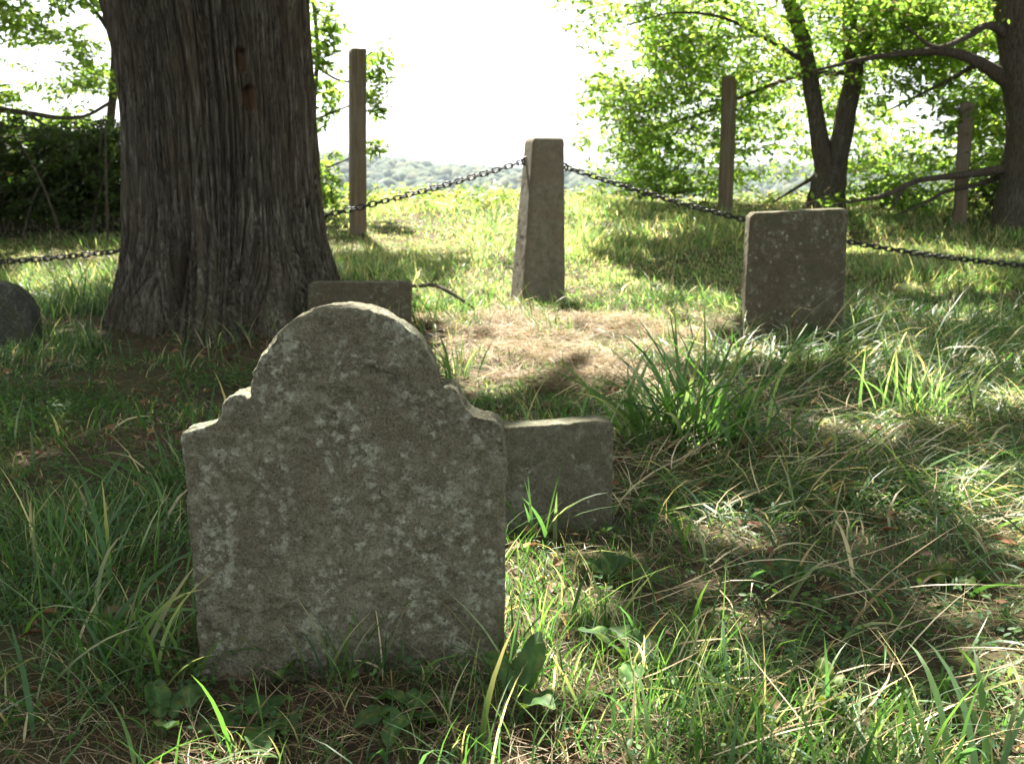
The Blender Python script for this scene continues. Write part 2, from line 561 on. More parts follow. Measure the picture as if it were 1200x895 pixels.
# ------------------------------------------------------------------ stones
def remesh(bm, voxel):
    me = bpy.data.meshes.new('tmp'); bm.to_mesh(me); bm.free()
    o = bpy.data.objects.new('tmp', me); C.objects.link(o)
    md = o.modifiers.new('r', 'REMESH'); md.mode = 'VOXEL'; md.voxel_size = voxel
    dg = bpy.context.evaluated_depsgraph_get()
    m2 = bpy.data.meshes.new_from_object(o.evaluated_get(dg))
    bpy.data.objects.remove(o); bpy.data.meshes.remove(me)
    return m2

def finish_stone(name, me, mat, amp, smooth_it=3, loc=(0, 0, 0), yaw=0, seed=0, chip=.0):
    bm = bmesh.new(); bm.from_mesh(me)
    for _ in range(smooth_it):
        bmesh.ops.smooth_vert(bm, verts=bm.verts, factor=.5, use_axis_x=True, use_axis_y=True, use_axis_z=True)
    bm.normal_update()
    bm.to_mesh(me)
    n = len(me.vertices)
    co = np.zeros(n * 3, np.float32); me.vertices.foreach_get('co', co); co = co.reshape(-1, 3).astype(float)
    no = np.array([v.normal[:] for v in bm.verts]); bm.free()
    x, y, z = co.T
    d = (fbm(x * 9, y * 9, z * 9, seed, 3) - .5) * 1.2 + (fbm(x * 34, y * 34, z * 34, seed + 5, 3) - .5) * .9
    fl = fbm(x * 16, y * 16, z * 20, seed + 9, 4)
    d = d - .9 * np.clip(fl - .56, 0, .12) / .12 + (fbm(x * 90, y * 90, z * 90, seed + 2, 2) - .5) * .45 + (noise(x * 210, y * 210, z * 210, seed + 3) - .5) * .22
    co = co + no * (d * amp)[:, None]
    me.vertices.foreach_set('co', co.astype(np.float32).ravel())
    me.polygons.foreach_set('use_smooth', np.ones(len(me.polygons), bool))
    me.update()
    me.name = name
    me.materials.clear(); me.materials.append(mat)
    o = bpy.data.objects.new(name, me); C.objects.link(o)
    o.location = loc; o.rotation_euler = (0, 0, yaw)
    return o

def slab(name, pxs, Y, thick, mat, voxel, amp, yaw=0, seed=0, tilt=0, smooth_it=3):
    """upright slab whose front outline is given by where it shows at distance Y"""
    pts = np.array([at(a, b, Y) for a, b in pxs])
    cx = (pts[:, 0].min() + pts[:, 0].max()) / 2
    bz = float(G(cx, Y))
    bm = bmesh.new()
    # counter the foreshortening of the yaw
    f = [bm.verts.new(((p[0] - cx) / math.cos(yaw), -thick / 2, p[2] - bz)) for p in pts]
    face = bm.faces.new(f)
    r = bmesh.ops.extrude_face_region(bm, geom=[face])
    for v in r['geom']:
        if isinstance(v, bmesh.types.BMVert): v.co.y += thick
    bmesh.ops.recalc_face_normals(bm, faces=bm.faces)
    o = finish_stone(name, remesh(bm, voxel), mat, amp, smooth_it, (cx, Y + thick / 2, bz), yaw, seed)
    o.rotation_euler = (tilt, 0, yaw)
    return o

arch = [(292 + 0, 463), (292, 452), (296, 436), (302, 420), (312, 404), (326, 389), (343, 376), (362, 367), (384, 362), (408, 361), (430, 364), (452, 371), (472, 383), (488, 397), (500, 414), (508, 432), (513, 452)]
out = [(238, 870), (236, 795), (229, 720), (223, 640), (217, 560), (212, 516), (214, 507), (225, 503), (240, 500), (251, 495), (257, 485), (260, 474), (267, 465), (279, 462), (287, 466), (292, 474)] + arch + \
      [(513, 465), (518, 456), (527, 454), (535, 460), (540, 471), (545, 481), (554, 488), (568, 492), (582, 496), (591, 506), (593, 560), (592, 640), (591, 720), (588, 790), (586, 870)]
g1 = slab('gravestone', out, 1.885, .085, M_stone, .0027, .0072, R(1.5), 3, R(-1.0), 5)
tag(g1, 'lichen-spotted grey gravestone with round top and stepped shoulders, large in front', 'gravestone')

g2 = slab('footstone', [(556, 680), (558, 503), (640, 499), (700, 494), (717, 497), (719, 505), (718, 570), (716, 680)], 2.74, .085, M_stone_foot, .0045, .0038, R(2), 11, R(-2), 4)
tag(g2, 'low square-topped stone partly hidden behind the round-topped gravestone', 'footstone')

g3 = slab('gravestone', [(869, 440), (874, 330), (878, 254), (884, 249), (988, 244), (993, 247), (990, 330), (984, 440)], 5.95, .11, M_stone_brown, .0065, .0025, R(0), 23, R(1.5), 1)
tag(g3, 'upright rectangular brown gravestone standing alone in front of the forked tree', 'gravestone')

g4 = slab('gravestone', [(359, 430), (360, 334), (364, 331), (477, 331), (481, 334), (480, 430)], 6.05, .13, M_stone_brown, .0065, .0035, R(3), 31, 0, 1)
tag(g4, 'low flat-topped stone block against the foot of the big trunk', 'gravestone')

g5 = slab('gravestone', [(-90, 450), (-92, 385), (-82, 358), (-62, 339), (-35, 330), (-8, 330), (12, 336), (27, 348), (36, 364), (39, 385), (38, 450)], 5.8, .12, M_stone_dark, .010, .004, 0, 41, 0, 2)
tag(g5, 'dark round-topped gravestone cut off by the left edge of the photo', 'gravestone')

# tapered stone fence post with iron eyes
PY = 7.6
def stone_post():
    pb, ptp = at(630, 362, PY), at(639, 161, PY)
    bz = float(G(pb[0], PY))
    yaw = R(17)
    bm = bmesh.new()
    vs = []
    H = ptp[2] - bz
    for z, w, sh in ((-.25, .342, -.012), (0, .318, 0), (H, .222, ptp[0] - pb[0])):
        vs.append([bm.verts.new((sx * w / 2 + sh, sy * w / 2, z)) for sx, sy in ((-1, -1), (1, -1), (1, 1), (-1, 1))])
    bm.faces.new(vs[0][::-1]); bm.faces.new(vs[-1])
    for a, b in zip(vs, vs[1:]):
        for i in range(4):
            bm.faces.new((a[i], a[(i + 1) % 4], b[(i + 1) % 4], b[i]))
    bmesh.ops.bevel(bm, geom=[e for e in bm.edges], offset=.016, segments=1, affect='EDGES')
    bmesh.ops.recalc_face_normals(bm, faces=bm.faces)
    root = finish_stone('fence_post', remesh(bm, .0095), M_stone_post, .0014, 1, (pb[0], PY + .12, bz), 0, 51)
    root.rotation_euler = (0, 0, yaw)
    tag(root, 'tapered stone post standing in sun, carrying a black chain on each side', 'fence post')
    return root, bz, H
post, post_bz, post_H = stone_post()

def ring(acc, c, u, v, r, t, n=14, m=6):
    """closed ring in plane u,v"""
    a = np.arange(n) * 2 * np.pi / n
    w = np.cross(u, v)
    V = []
    for k in a:
        d = u * math.cos(k) + v * math.sin(k)
        for q in np.arange(m) * 2 * np.pi / m:
            V.append(c + d * (r + t * math.cos(q)) + w * t * math.sin(q))
    q = [[i * m + j, ((i + 1) % n) * m + j, ((i + 1) % n) * m + (j + 1) % m, i * m + (j + 1) % m] for i in range(n) for j in range(m)]
    acc.add(np.array(V), q)

def chain(name, x0, z0, xm, zm, xe, label):
    """parabola from (x0,z0) with its lowest point at (xm,zm)"""
    a = (z0 - zm) / (x0 - xm) ** 2
    xs = np.linspace(x0, xe, 4000)
    P = np.stack([xs, np.full_like(xs, PY + .12), zm + a * (xs - xm) ** 2], -1)
    s = np.concatenate([[0], np.cumsum(np.linalg.norm(np.diff(P, axis=0), axis=1))])
    pitch, n, m = .0445, 16, 6
    kmax = int(s[-1] / pitch)
    cen = np.stack([np.interp((np.arange(kmax) + .5) * pitch, s, P[:, i]) for i in range(3)], -1)
    hl, hw, t = .0185, .0165, .0062
    th = np.arange(n) * 2 * np.pi / n
    px_ = np.where(np.cos(th) >= 0, hl, -hl) * .72 + hw * np.cos(th)
    py_ = hw * np.sin(th)
    acc = Acc()
    for k in range(kmax):
        T = cen[min(k + 1, kmax - 1)] - cen[max(k - 1, 0)]; T /= np.linalg.norm(T)
        up = np.array([0, 1, 0.0])
        s1 = np.cross(T, up); s1 /= np.linalg.norm(s1)
        roll = (0.35 if k % 2 == 0 else 0.35 + np.pi / 2) + random.uniform(-.22, .22)
        sd = s1 * math.cos(roll) + up * math.sin(roll)
        nn = np.cross(T, sd)
        V = []
        for i in range(n):
            c = cen[k] + T * px_[i] + sd * py_[i]
            o = T * math.cos(th[i]) + sd * math.sin(th[i])
            for q in range(m):
                b = q * 2 * np.pi / m
                V.append(c + o * t * math.cos(b) + nn * t * math.sin(b))
        qd = [[i * m + j, ((i + 1) % n) * m + j, ((i + 1) % n) * m + (j + 1) % m, i * m + (j + 1) % m] for i in range(n) for j in range(m)]
        acc.add(np.array(V), qd)
    o = acc.build(name, M_iron, loc=tuple(cen[0]))
    return tag(o, label, 'chain')

pl, pr = at(614, 189, PY + .12), at(663, 196, PY + .12)
chain('chain', pl[0], pl[2], -4.5, .33, -8.6, 'black iron chain sagging from the stone post leftward behind the big trunk')
chain('chain', pr[0], pr[2], 4.65, .29, 8.4, 'black iron chain sagging from the stone post rightward behind the brown gravestone')
for p, sx in ((pl, 1), (pr, -1)):
    a = Acc()
    ring(a, np.array([p[0] + sx * .012, p[1], p[2]]) , np.array([1, 0, 0.]), np.array([0, 0, 1.]), .026, .007)
    bx = np.array([p[0] + sx * .045, p[1], p[2]])
    tube(a, [bx + [-sx * .02, 0, 0], bx, bx + [sx * .04, 0, 0]], [.011, .011, .011], 8)
    e = a.build('eye_bolt', M_iron)
    e.parent = post
    e.matrix_parent_inverse = (Matrix.Translation(post.location) @ Matrix.Rotation(post.rotation_euler[2], 4, 'Z')).inverted()

# ------------------------------------------------------------------ weathered timber posts
def timber_post(pb, pt, Y, w, yaw, label, seed):
    a, b = at(*pb, Y), at(*pt, Y)
    bz = float(G(a[0], Y))
    H = b[2] - bz
    lean = b[0] - a[0]
    nzs, nx = 40, 5
    acc = Acc()
    ca, sa = math.cos(yaw), math.sin(yaw)
    def pt_(u, v, z):
        x, y = u * w / 2, v * w / 2
        d = 1 + .05 * (fbm(u * 2 + seed, v * 2, z * 2, seed, 3) - .5) + .03 * (noise(u * 9 + seed, v * 9, z * .9, seed) - .5)
        t = z / H
        return np.array([(x * ca - y * sa) * d + lean * t, (x * sa + y * ca) * d, z - .1 * (1 - t) + (.012 * (noise(u * 3, v * 3, seed) - .5) if t >= 1 else 0)])
    r = .86
    per = [(-r, -1), (-.3, -1.0), (.3, -1), (r, -1), (1, -r), (1, -.3), (1, .3), (1, r), (r, 1), (.3, 1), (-.3, 1), (-r, 1), (-1, r), (-1, .3), (-1, -.3), (-1, -r)]
    n = len(per)
    V = np.array([[pt_(u, v, z) for u, v in per] for z in np.linspace(0, H, nzs)]).reshape(-1, 3)
    top = np.array([pt_(u * .93, v * .93, H) + [0, 0, .008] for u, v in per])
    cen = np.array([[lean, 0, H + .012 + .01]])
    q = [[i * n + j, i * n + (j + 1) % n, (i + 1) * n + (j + 1) % n, (i + 1) * n + j] for i in range(nzs) for j in range(n)]
    t = [[nzs * n + j, nzs * n + (j + 1) % n, (nzs + 1) * n] for j in range(n)]
    acc.add(np.concatenate([V, top, cen]), q, t)
    o = acc.build('timber_post', M_wood, smooth=False)
    o.location = (a[0], Y, bz)
    return tag(o, label, 'fence post', 'weathered timber posts along the edge of the clearing')
timber_post((419, 276), (419, 59), 11.5, .15, R(24), 'tallest square timber post, standing just right of the big trunk', 1)
timber_post((850, 246), (855, 91), 13.3, .145, R(-30), 'brown timber post between the stone post and the forked tree', 2)
timber_post((1124, 264), (1133, 122), 12.1, .14, R(-20), 'timber post leaning right, beside the large tree at the right edge', 3)

# ------------------------------------------------------------------ the big old tree
TX, TY = -1.83, 6.62
trows = [(-60, 112, 352), (0, 125, 352), (60, 140, 355), (120, 149, 359), (200, 152, 364), (280, 152, 373), (320, 147, 383), (350, 141, 391), (380, 138, 399), (405, 132, 408)]
tz_, tc_, tr_ = [], [], []
for row, l, r in trows:
    a, b = at(l, row, TY), at(r, row, TY)
    tz_.append(a[2]); tc_.append((a[0] + b[0]) / 2); tr_.append((b[0] - a[0]) / 2 * .985)
tz_ = np.array(tz_[::-1]); tc_ = np.array(tc_[::-1]); tr_ = np.array(tr_[::-1])
big = empty('old_tree', (TX, TY, float(G(TX, TY))))
def big_trunk():
    zs = np.concatenate([np.arange(-.25, 2.3, .009), np.arange(2.3, 7.0, .06)])
    nth = 760
    th = np.arange(nth) * 2 * np.pi / nth - np.pi / 2       # starts facing the camera
    TH, Z = np.meshgrid(th, zs, indexing='ij')
    cx = np.interp(Z, tz_, tc_); rr = np.interp(Z, tz_, tr_)
    cx = cx - .05 * np.clip(Z - 2.2, 0, 9) * 0 ; rr = rr * (1 - .07 * np.clip(Z - 2.1, 0, 6))
    low = np.clip(Z, 0, 9)
    # buttresses: (angle from facing camera, strength, height)
    lob = np.zeros_like(Z)
    def ang(a): 
        return (TH + np.pi / 2 - a + np.pi) % (2 * np.pi) - np.pi
    for a, s, h, wd in ((-.95, .06, .26, .30), (.13, .36, .34, .24), (-.30, .10, .30, .16), (.62, .16, .34, .2), (1.35, .12, .3, .3), (2.3, .2, .3, .3), (-2.2, .2, .35, .35), (3.1, .18, .3, .3)):
        lob += s * np.exp(-(ang(a) / wd) ** 2) * np.exp(-(low / h) ** 1.4)
    # deep seam left of the front buttress and broad fluting
    seam = -.12 * np.exp(-((ang(-.12) - .10 * (low - .5)) / .05) ** 2) * np.exp(-((low - .42) / .26) ** 2)
    flute = .022 * np.sin(TH * 7 + 1.5 * noise(TH * 1.5, Z * .5, 0, 8)) + .05 * (noise(TH * 3.2, Z * .45, 0, 9) - .5)
    # bark strips, bending round the buttress
    bendc = .10 * np.exp(-(low / .5) ** 2) * np.sin(ang(.15) * 5)
    u = (TH + np.pi) * 19 + bendc * 60 + 1.1 * (fbm(TH * 3, Z * .9, 0, 12, 3) - .5) * 3
    r1 = noise(u * 1.0, Z * .55, 0, 14); r2 = noise(u * 2.6, Z * 1.1, 3, 15); r3 = noise(u * 6.5, Z * 5, 7, 16)
    ridge = np.clip(np.abs(2 * r1 - 1) * 2.6, 0, 1) * .034 + np.clip(np.abs(2 * r2 - 1) * 2.2, 0, 1) * .026 + (r3 - .5) * .012
    swirl = .012 * np.sin(low * 60 + ang(.1) ** 2 * 60) * np.exp(-(ang(.1) / .35) ** 2) * np.exp(-((low - .12) / .16) ** 2)
    rad = rr + lob + seam + flute + ridge - .040 + swirl
    wood = np.zeros_like(Z)
    # two worn holes where bark is gone
    for zc, ac, hz_, wa, dep in ((float(at(302, 68, TY - .55)[2]), .56, .066, .062, .05), (float(at(306, 113, TY - .55)[2]), .60, .070, .062, .06)):
        d = np.abs((low - zc) / hz_ + .25 * (noise(TH * 14, Z * 9, 2, 4) - .5)) ** 3.2 + np.abs(ang(ac) / wa + .3 * (noise(TH * 9, Z * 11, 1, 4) - .5)) ** 3.2
        k = np.clip(1.6 - 1.3 * d, 0, 1)
        rad = rad - dep * k; wood = np.maximum(wood, np.clip(k * 1.5, 0, 1) * (noise(TH * 40, Z * 14, 0, 5) * .8 + .3))
    V = np.stack([cx + rad * np.cos(TH), TY + rad * np.sin(TH), Z + .0], -1)
    nz_ = len(zs)
    i, j = np.meshgrid(np.arange(nth), np.arange(nz_ - 1), indexing='ij')
    i2 = (i + 1) % nth
    q = np.stack([i * nz_ + j, i2 * nz_ + j, i2 * nz_ + j + 1, i * nz_ + j + 1], -1).reshape(-1, 4)
    o = mesh_obj('trunk', V - np.array(big.location), [q], M_bark, big, fattr={'wood': np.clip(wood, 0, 1)})
    return float(np.interp(6.9, tz_, tc_)), 6.9
tcx, ttop = big_trunk()
tcx = float(tc_[-1])
def rel(o): return np.array(o.location)
for k, (dx, dy, dz, r) in enumerate(((3.6, 3.2, 2.6, .26), (-3.4, 2.0, 2.4, .26), (.6, 4.6, 3.0, .22), (-1.2, -3.0, 2.8, .20), (-2.6, -2.0, 3.0, .22))):
    a = Acc()
    p0 = np.array([tcx, TY, 6.0 + .15 * k])
    tube(a, [p0, p0 + np.array([dx * .35, dy * .35, dz * .5]), p0 + np.array([dx * .7, dy * .7, dz * .8]), p0 + np.array([dx, dy, dz])], [.36, r, r * .6, .05], 10, rough=.12, seed=k)
    o = a.build('branch', M_bark2); o.parent = big; o.matrix_parent_inverse = Matrix.Translation(big.location).inverted()

# ---- sun patches wanted on the ground; unseen crowns get gaps shaped to them
LIT = [poly(p) for p in (
    [(395, 262), (470, 250), (560, 246), (740, 246), (860, 250), (875, 300), (872, 372), (840, 400), (810, 425), (755, 452), (700, 472), (620, 475), (540, 465), (505, 425), (480, 385), (478, 340), (520, 338), (520, 300), (440, 285)],
    [(820, 405), (872, 402), (935, 402), (950, 415), (905, 428), (850, 440), (815, 432)],
    [(0, 318), (140, 315), (135, 350), (60, 362), (20, 365)],
    [(0, 292), (80, 300), (140, 296), (140, 312), (0, 310)],
    [(1050, 330), (1200, 320), (1200, 345), (1120, 352), (1040, 345)],
    [(1000, 372), (1100, 352), (1200, 362), (1200, 395), (1110, 392), (1000, 390)],
    [(1030, 418), (1100, 412), (1120, 470), (1060, 482)],
    [(930, 520), (1010, 488), (1110, 470), (1200, 455), (1260, 500), (1260, 580), (1180, 600), (1110, 592), (1060, 560), (990, 565), (940, 560)],
    [(1080, 620), (1200, 600), (1260, 650), (1200, 668), (1110, 650)],
    [(740, 470), (800, 450), (830, 500), (770, 520)],
    [(1010, 640), (1060, 650), (1050, 690), (1000, 680)],
    [(596, 690), (700, 660), (740, 700), (690, 740), (610, 740)],
    [(790, 690), (900, 700), (960, 760), (880, 790), (800, 750)],
    [(640, 800), (760, 780), (900, 800), (1010, 860), (1010, 960), (620, 960)],
    [(1000, 830), (1200, 800), (1260, 960), (1000, 960)],
    [(200, 858), (235, 850), (245, 890), (205, 900)],
    [(640, 640), (680, 640), (690, 668), (640, 668)],
    [(770, 600), (850, 585), (940, 625), (880, 660), (800, 650)],
    [(1020, 690), (1220, 680), (1240, 745), (1080, 760)],
    [(900, 690), (990, 680), (1010, 745), (930, 770)],
    [(820, 560), (900, 540), (930, 570), (850, 590)],
)]
LIT += [np.array(p) for p in ([(-.74, 1.30), (-.36, 1.27), (-.36, 1.86), (-.74, 1.90)], [(-.36, 1.27), (.14, 1.24), (.14, 1.84), (-.36, 1.86)], [(-.06, 2.42), (.26, 2.42), (.26, 2.82), (-.06, 2.82)], [(1.2, 5.35), (2.05, 5.35), (2.05, 5.62), (1.2, 5.62)])]
LITW = [.99, .96, .92, .94, .95, .95, .985, .99, .96, .96, .88, .985, .93, .94, .95, .97, .88, .96, .98, .97, .95, 1.0, .95, .99, .97]
DIM = [poly(p) for p in ([(692, 300), (745, 282), (872, 268), (874, 340), (800, 342), (745, 325)], [(432, 292), (455, 275), (520, 290), (532, 330), (490, 342), (450, 320)])]
def lit_prob(x, y):
    wx = x + (fbm(x * 2.2, y * 2.2, 0, 61, 3) - .5) * .4 * np.clip(y / 4, .25, 1)
    wy = y + (fbm(x * 2.2, y * 2.2, 4, 62, 3) - .5) * .5 * np.clip(y / 4, .25, 1)
    p = np.zeros(np.shape(x))
    for P, w in zip(LIT, LITW):
        p = np.maximum(p, inside(wx, wy, P) * w)
    for P in DIM:
        p = np.where(inside(wx, wy, P), .12, p)
    # tiny chinks between leaves elsewhere
    ch = fbm(x * 3.2, y * 3.2, 9, 63, 3)
    fore = (x > .25) & (y < 5.2)
    p = np.where(fore & (fbm(x * 3.6, y * 3.0, 2, 64, 3) > .60), p * .5, p)
    return np.maximum(p, (ch > np.where(fore, .545, .66)) * np.where(fore, .96, .75))

LEAFC = np.array([[.055, .105, .022], [.075, .13, .026], [.045, .085, .02], [.10, .15, .03]])
def leafcol(n, mul=1.0):
    return LEAFC[rng.integers(0, len(LEAFC), n)] * rng.uniform(.75, 1.3, (n, 1)) * mul

def rand_dir(n, zmean=0.0, zs=.5):
    a = rng.uniform(0, 2 * np.pi, n)
    d = np.stack([np.cos(a), np.sin(a), rng.normal(zmean, zs, n)], -1)
    return d / np.linalg.norm(d, axis=1)[:, None]

def sprays(acc, cen, per, spread, size, mul=1.0, keep=None, ar=.5, twig=True):
    """leafy twigs: `per` leaves round each centre"""
    m = len(cen)
    td = rand_dir(m, -.12, .25)
    t = rng.random((m, per)) - .5
    P = cen[:, None] + td[:, None] * (t[..., None] * spread * 2) + rng.normal(0, spread * .26, (m, per, 3)) * np.array([1, 1, .55])
    P = P.reshape(-1, 3)
    d = np.repeat(td, per, 0) + rand_dir(m * per, -.35, .4) * 1.1
    nr = rand_dir(m * per, 1.3, .8)
    s = size * rng.uniform(.65, 1.3, m * per)
    cl = leafcol(m * per, mul) * np.repeat(rng.uniform(.85, 1.18, (m, 1)), per, 0)
    if twig:
        for q in range(3):
            a0, a1 = cen - td * spread, cen + td * spread
            o = rng.normal(0, 1, (m, 3)); o -= td * (o * td).sum(1)[:, None]; o /= np.linalg.norm(o, axis=1)[:, None] + 1e-9
            a1 = a1 + rng.normal(0, spread * .3 * (q > 0), (m, 3))
            Vt = np.stack([a0 - o * .003, a0 + o * .003, a1 + o * .0015, a1 - o * .0015], 1)
            acc.add(Vt, (np.arange(m) * 4)[:, None] + [[0, 1, 2, 3]], None, np.array([.045, .035, .026]))
    if keep is not None:
        k = keep(P)
        P, d, nr, s, cl = P[k], d[k], nr[k], s[k], cl[k]
    leaves(acc, P, s, s * ar, d, nr, cl)
    return P

def shade_keep(P):  # drops unseen crown leaves whose shade would fall on a wanted sun patch
    tt = (P[:, 2] - .1) / SDIR[2]
    gxx = P[:, 0] - SDIR[0] * tt; gyy = P[:, 1] - SDIR[1] * tt
    return (rng.random(len(P)) > lit_prob(gxx, gyy)) & (gyy < np.where(gxx < -3.3, 11.3, np.where((gxx > .5) & (gxx < 2.7), 10.3, 9.1)) + 1.6 * noise(gxx * .8, gyy * .8, 0, 66))

def part(acc, name, mat, root):
    o = acc.build(name, mat); o.parent = root
    o.matrix_parent_inverse = Matrix.Translation(root.location).inverted()
    return o

# crown of the big tree, out of view, its leaves thinned to shape the shade below
acc = Acc()
n = 9000
g = rng.uniform(0, 1, (n, 3))
cxx = -9.5 + 15.0 * g[:, 0]; cyy = 1.5 + 13.0 * g[:, 1]; czz = 5.2 + 3.6 * g[:, 2]
dome = ((cxx + 2.0) / 8) ** 2 + ((cyy - 7.5) / 7.2) ** 2 + ((czz - 5.2) / 4.5) ** 2 < 1.0
sprays(acc, np.stack([cxx, cyy, czz], -1)[dome], 16, .30, .17, 1.0, shade_keep, .62, False)
part(acc, 'crown', M_leaf, big)
tag(big, 'massive old tree trunk with fibrous bark and two worn hollows', 'tree')

# ------------------------------------------------------------------ trees along the edge
def limb(root, name, px, radii, Y, n=10, seed=0, sub=6):
    a = Acc()
    P = [at(x, y, yy) for (x, y, yy) in [(p[0], p[1], p[2] if len(p) > 2 else Y) for p in px]]
    tube(a, P, radii, n, rough=.16, seed=seed, sub=sub)
    return part(a, name, M_bark2, root)

def crown_fill(n, boxes, thr, seed, sc=.9):
    """points scattered in ellipsoids (cx,cy,cz,rx,ry,rz,share), kept where clump noise is high"""
    out = []
    tot = sum(b[6] for b in boxes)
    for cx, cy_, cz, rx, ry, rz, sh in boxes:
        m = int(n * sh / tot)
        d = rng.normal(0, 1, (m, 3)); d /= np.linalg.norm(d, axis=1)[:, None]
        r = rng.random(m) ** (1 / 2.4)
        out.append(np.array([cx, cy_, cz]) + d * r[:, None] * np.array([rx, ry, rz]))
    P = np.concatenate(out)
    c = fbm(P[:, 0] * sc * 1.6, P[:, 1] * sc * 1.6, P[:, 2] * sc * 4.2, seed, 3)
    P = P[c > thr]
    return P[P[:, 2] > G(P[:, 0], P[:, 1]) + .15]

def E(px, py, Y, rx, ry, rz, sh):
    p = at(px, py, Y)
    return (p[0], p[1], p[2], rx, ry, rz, sh)

# forked tree
fk = empty('forked_tree', (float(at(967, 245, 13.2)[0]), 13.2, float(G(at(967, 245, 13.2)[0], 13.2))))
limb(fk, 'trunk', [(966, 262), (968, 236), (972, 212), (976, 196)], [.25, .225, .20, .17], 13.2, 14, 1)
limb(fk, 'stem', [(970, 210), (963, 180), (955, 130), (949, 90), (940, 45), (925, 0), (905, -60), (890, -160)], [.13, .115, .10, .095, .09, .085, .08, .05], 13.2, 10, 2)
limb(fk, 'stem', [(976, 215), (982, 180), (992, 130), (1001, 85), (997, 45), (994, 0), (990, -70), (1000, -180)], [.145, .13, .118, .112, .09, .08, .07, .05], 13.2, 12, 3)
limb(fk, 'branch', [(1001, 80), (1012, 50), (1030, 20), (1048, -10), (1070, -60)], [.10, .07, .055, .045, .03], 13.2, 8, 4)
limb(fk, 'branch', [(1003, 60, 13.2), (1060, 70, 13.0), (1100, 62, 12.8)], [.05, .035, .015], 13.2, 6, 5)
limb(fk, 'branch', [(990, 85, 13.2), (940, 88, 13.4), (890, 105, 13.6), (830, 130, 13.9), (770, 150, 14.1)], [.035, .028, .02, .014, .007], 13.2, 6, 6)
limb(fk, 'branch', [(948, 75, 13.2), (905, 50, 13.2), (850, 22, 13.0), (790, 15, 12.8), (735, 30, 12.6)], [.035, .026, .018, .012, .006], 13.2, 6, 7)
limb(fk, 'branch', [(958, 205, 13.2), (930, 222, 13.3), (905, 238, 13.4)], [.03, .02, .01], 13.2, 5, 8)
acc = Acc()
pts = crown_fill(3100, [E(775, 60, 14.0, 1.15, 1.3, 1.1, 3.4), E(745, 150, 14.6, .8, 1.2, .9, 2.4), E(840, 90, 14.5, 1.1, 1.4, 1.2, 3), E(800, 190, 15, .9, 1.2, .6, 1.6), E(910, 120, 14.8, .9, 1.3, 1.1, 2), E(900, 0, 13.2, 1.8, 1.6, .9, 3), E(1020, 40, 13.6, 1.2, 1.4, .9, 2.6), E(1020, 150, 15, 1.0, 1.2, .9, 1.6), E(790, 222, 14.6, 1.2, .8, .28, .7), E(740, -60, 13.6, 1.5, 1.5, 1.0, 1.6)], .41, 71)
sprays(acc, pts, 11, .19, .08, 1.3)
pts = crown_fill(3800, [(at(900, -200, 13)[0], 12.5, 5.4, 4.2, 3.4, 1.7, 1)], .40, 72, .6)
sprays(acc, pts, 14, .28, .15, 1.0, shade_keep, .62, False)
part(acc, 'crown', M_leaf, fk)
tag(fk, 'slender tree forking low into two dark stems behind the brown gravestone', 'tree')

# large tree at the right edge
rt = empty('leaning_tree', (float(at(1200, 280, 11.8)[0]), 11.8, float(G(at(1200, 280, 11.8)[0], 11.8))))
limb(rt, 'trunk', [(1208, 300), (1203, 262), (1204, 220), (1207, 170), (1205, 120), (1196, 60), (1188, 0), (1180, -60), (1170, -200)], [.42, .36, .29, .25, .24, .22, .20, .19, .15], 11.8, 18, 11)
limb(rt, 'branch', [(1200, 105), (1174, 90), (1145, 72), (1110, 61), (1065, 62), (1010, 70), (950, 84)], [.10, .08, .06, .048, .036, .024, .010], 11.8, 10, 12)
limb(rt, 'branch', [(1200, 195), (1165, 200), (1120, 206), (1075, 212), (1040, 228), (1000, 236), (975, 240)], [.065, .05, .036, .03, .024, .018, .008], 11.8, 8, 13)
limb(rt, 'branch', [(1195, 200), (1150, 215), (1110, 224), (1080, 240), (1050, 252)], [.045, .03, .02, .014, .008], 12.0, 7, 14)
limb(rt, 'branch', [(1062, 216), (1052, 232), (1046, 245)], [.025, .02, .012], 11.8, 5, 15)
limb(rt, 'branch', [(1175, 92, 11.8), (1150, 75, 12.0), (1120, 90, 12.2), (1070, 115, 12.5), (1040, 130, 12.7)], [.04, .035, .025, .015, .008], 11.8, 6, 16)
limb(rt, 'branch', [(1190, 50, 11.8), (1160, 30, 11.6), (1130, 45, 11.4), (1095, 55, 11.2), (1060, 30, 11)], [.06, .045, .03, .02, .01], 11.8, 6, 17)
acc = Acc()
pts = crown_fill(2700, [E(1090, 20, 12.6, 1.2, 1.0, .5, 3), E(1120, 130, 12.8, 1.0, 1.0, .7, 2.2), E(1040, 190, 13.9, .8, 1.0, .5, .7), E(1170, 200, 13.6, .9, 1.0, .8, 1.6), E(1200, 60, 13.5, 1.2, 1.0, .9, 2), E(1080, 240, 12.6, 1.2, .5, .35, 1), E(1220, 160, 13.5, 1, 1, 1.3, 1.5)], .46, 81)
sprays(acc, pts, 11, .19, .08, 1.3)
pts = crown_fill(3000, [(5.2, 11.0, 5.2, 4.0, 3.8, 1.6, 1)], .40, 82, .6)
sprays(acc, pts, 14, .28, .15, 1.0, shade_keep, .62, False)
part(acc, 'crown', M_leaf, rt)
tag(rt, 'large dark tree at the right edge with long low branches reaching left', 'tree')

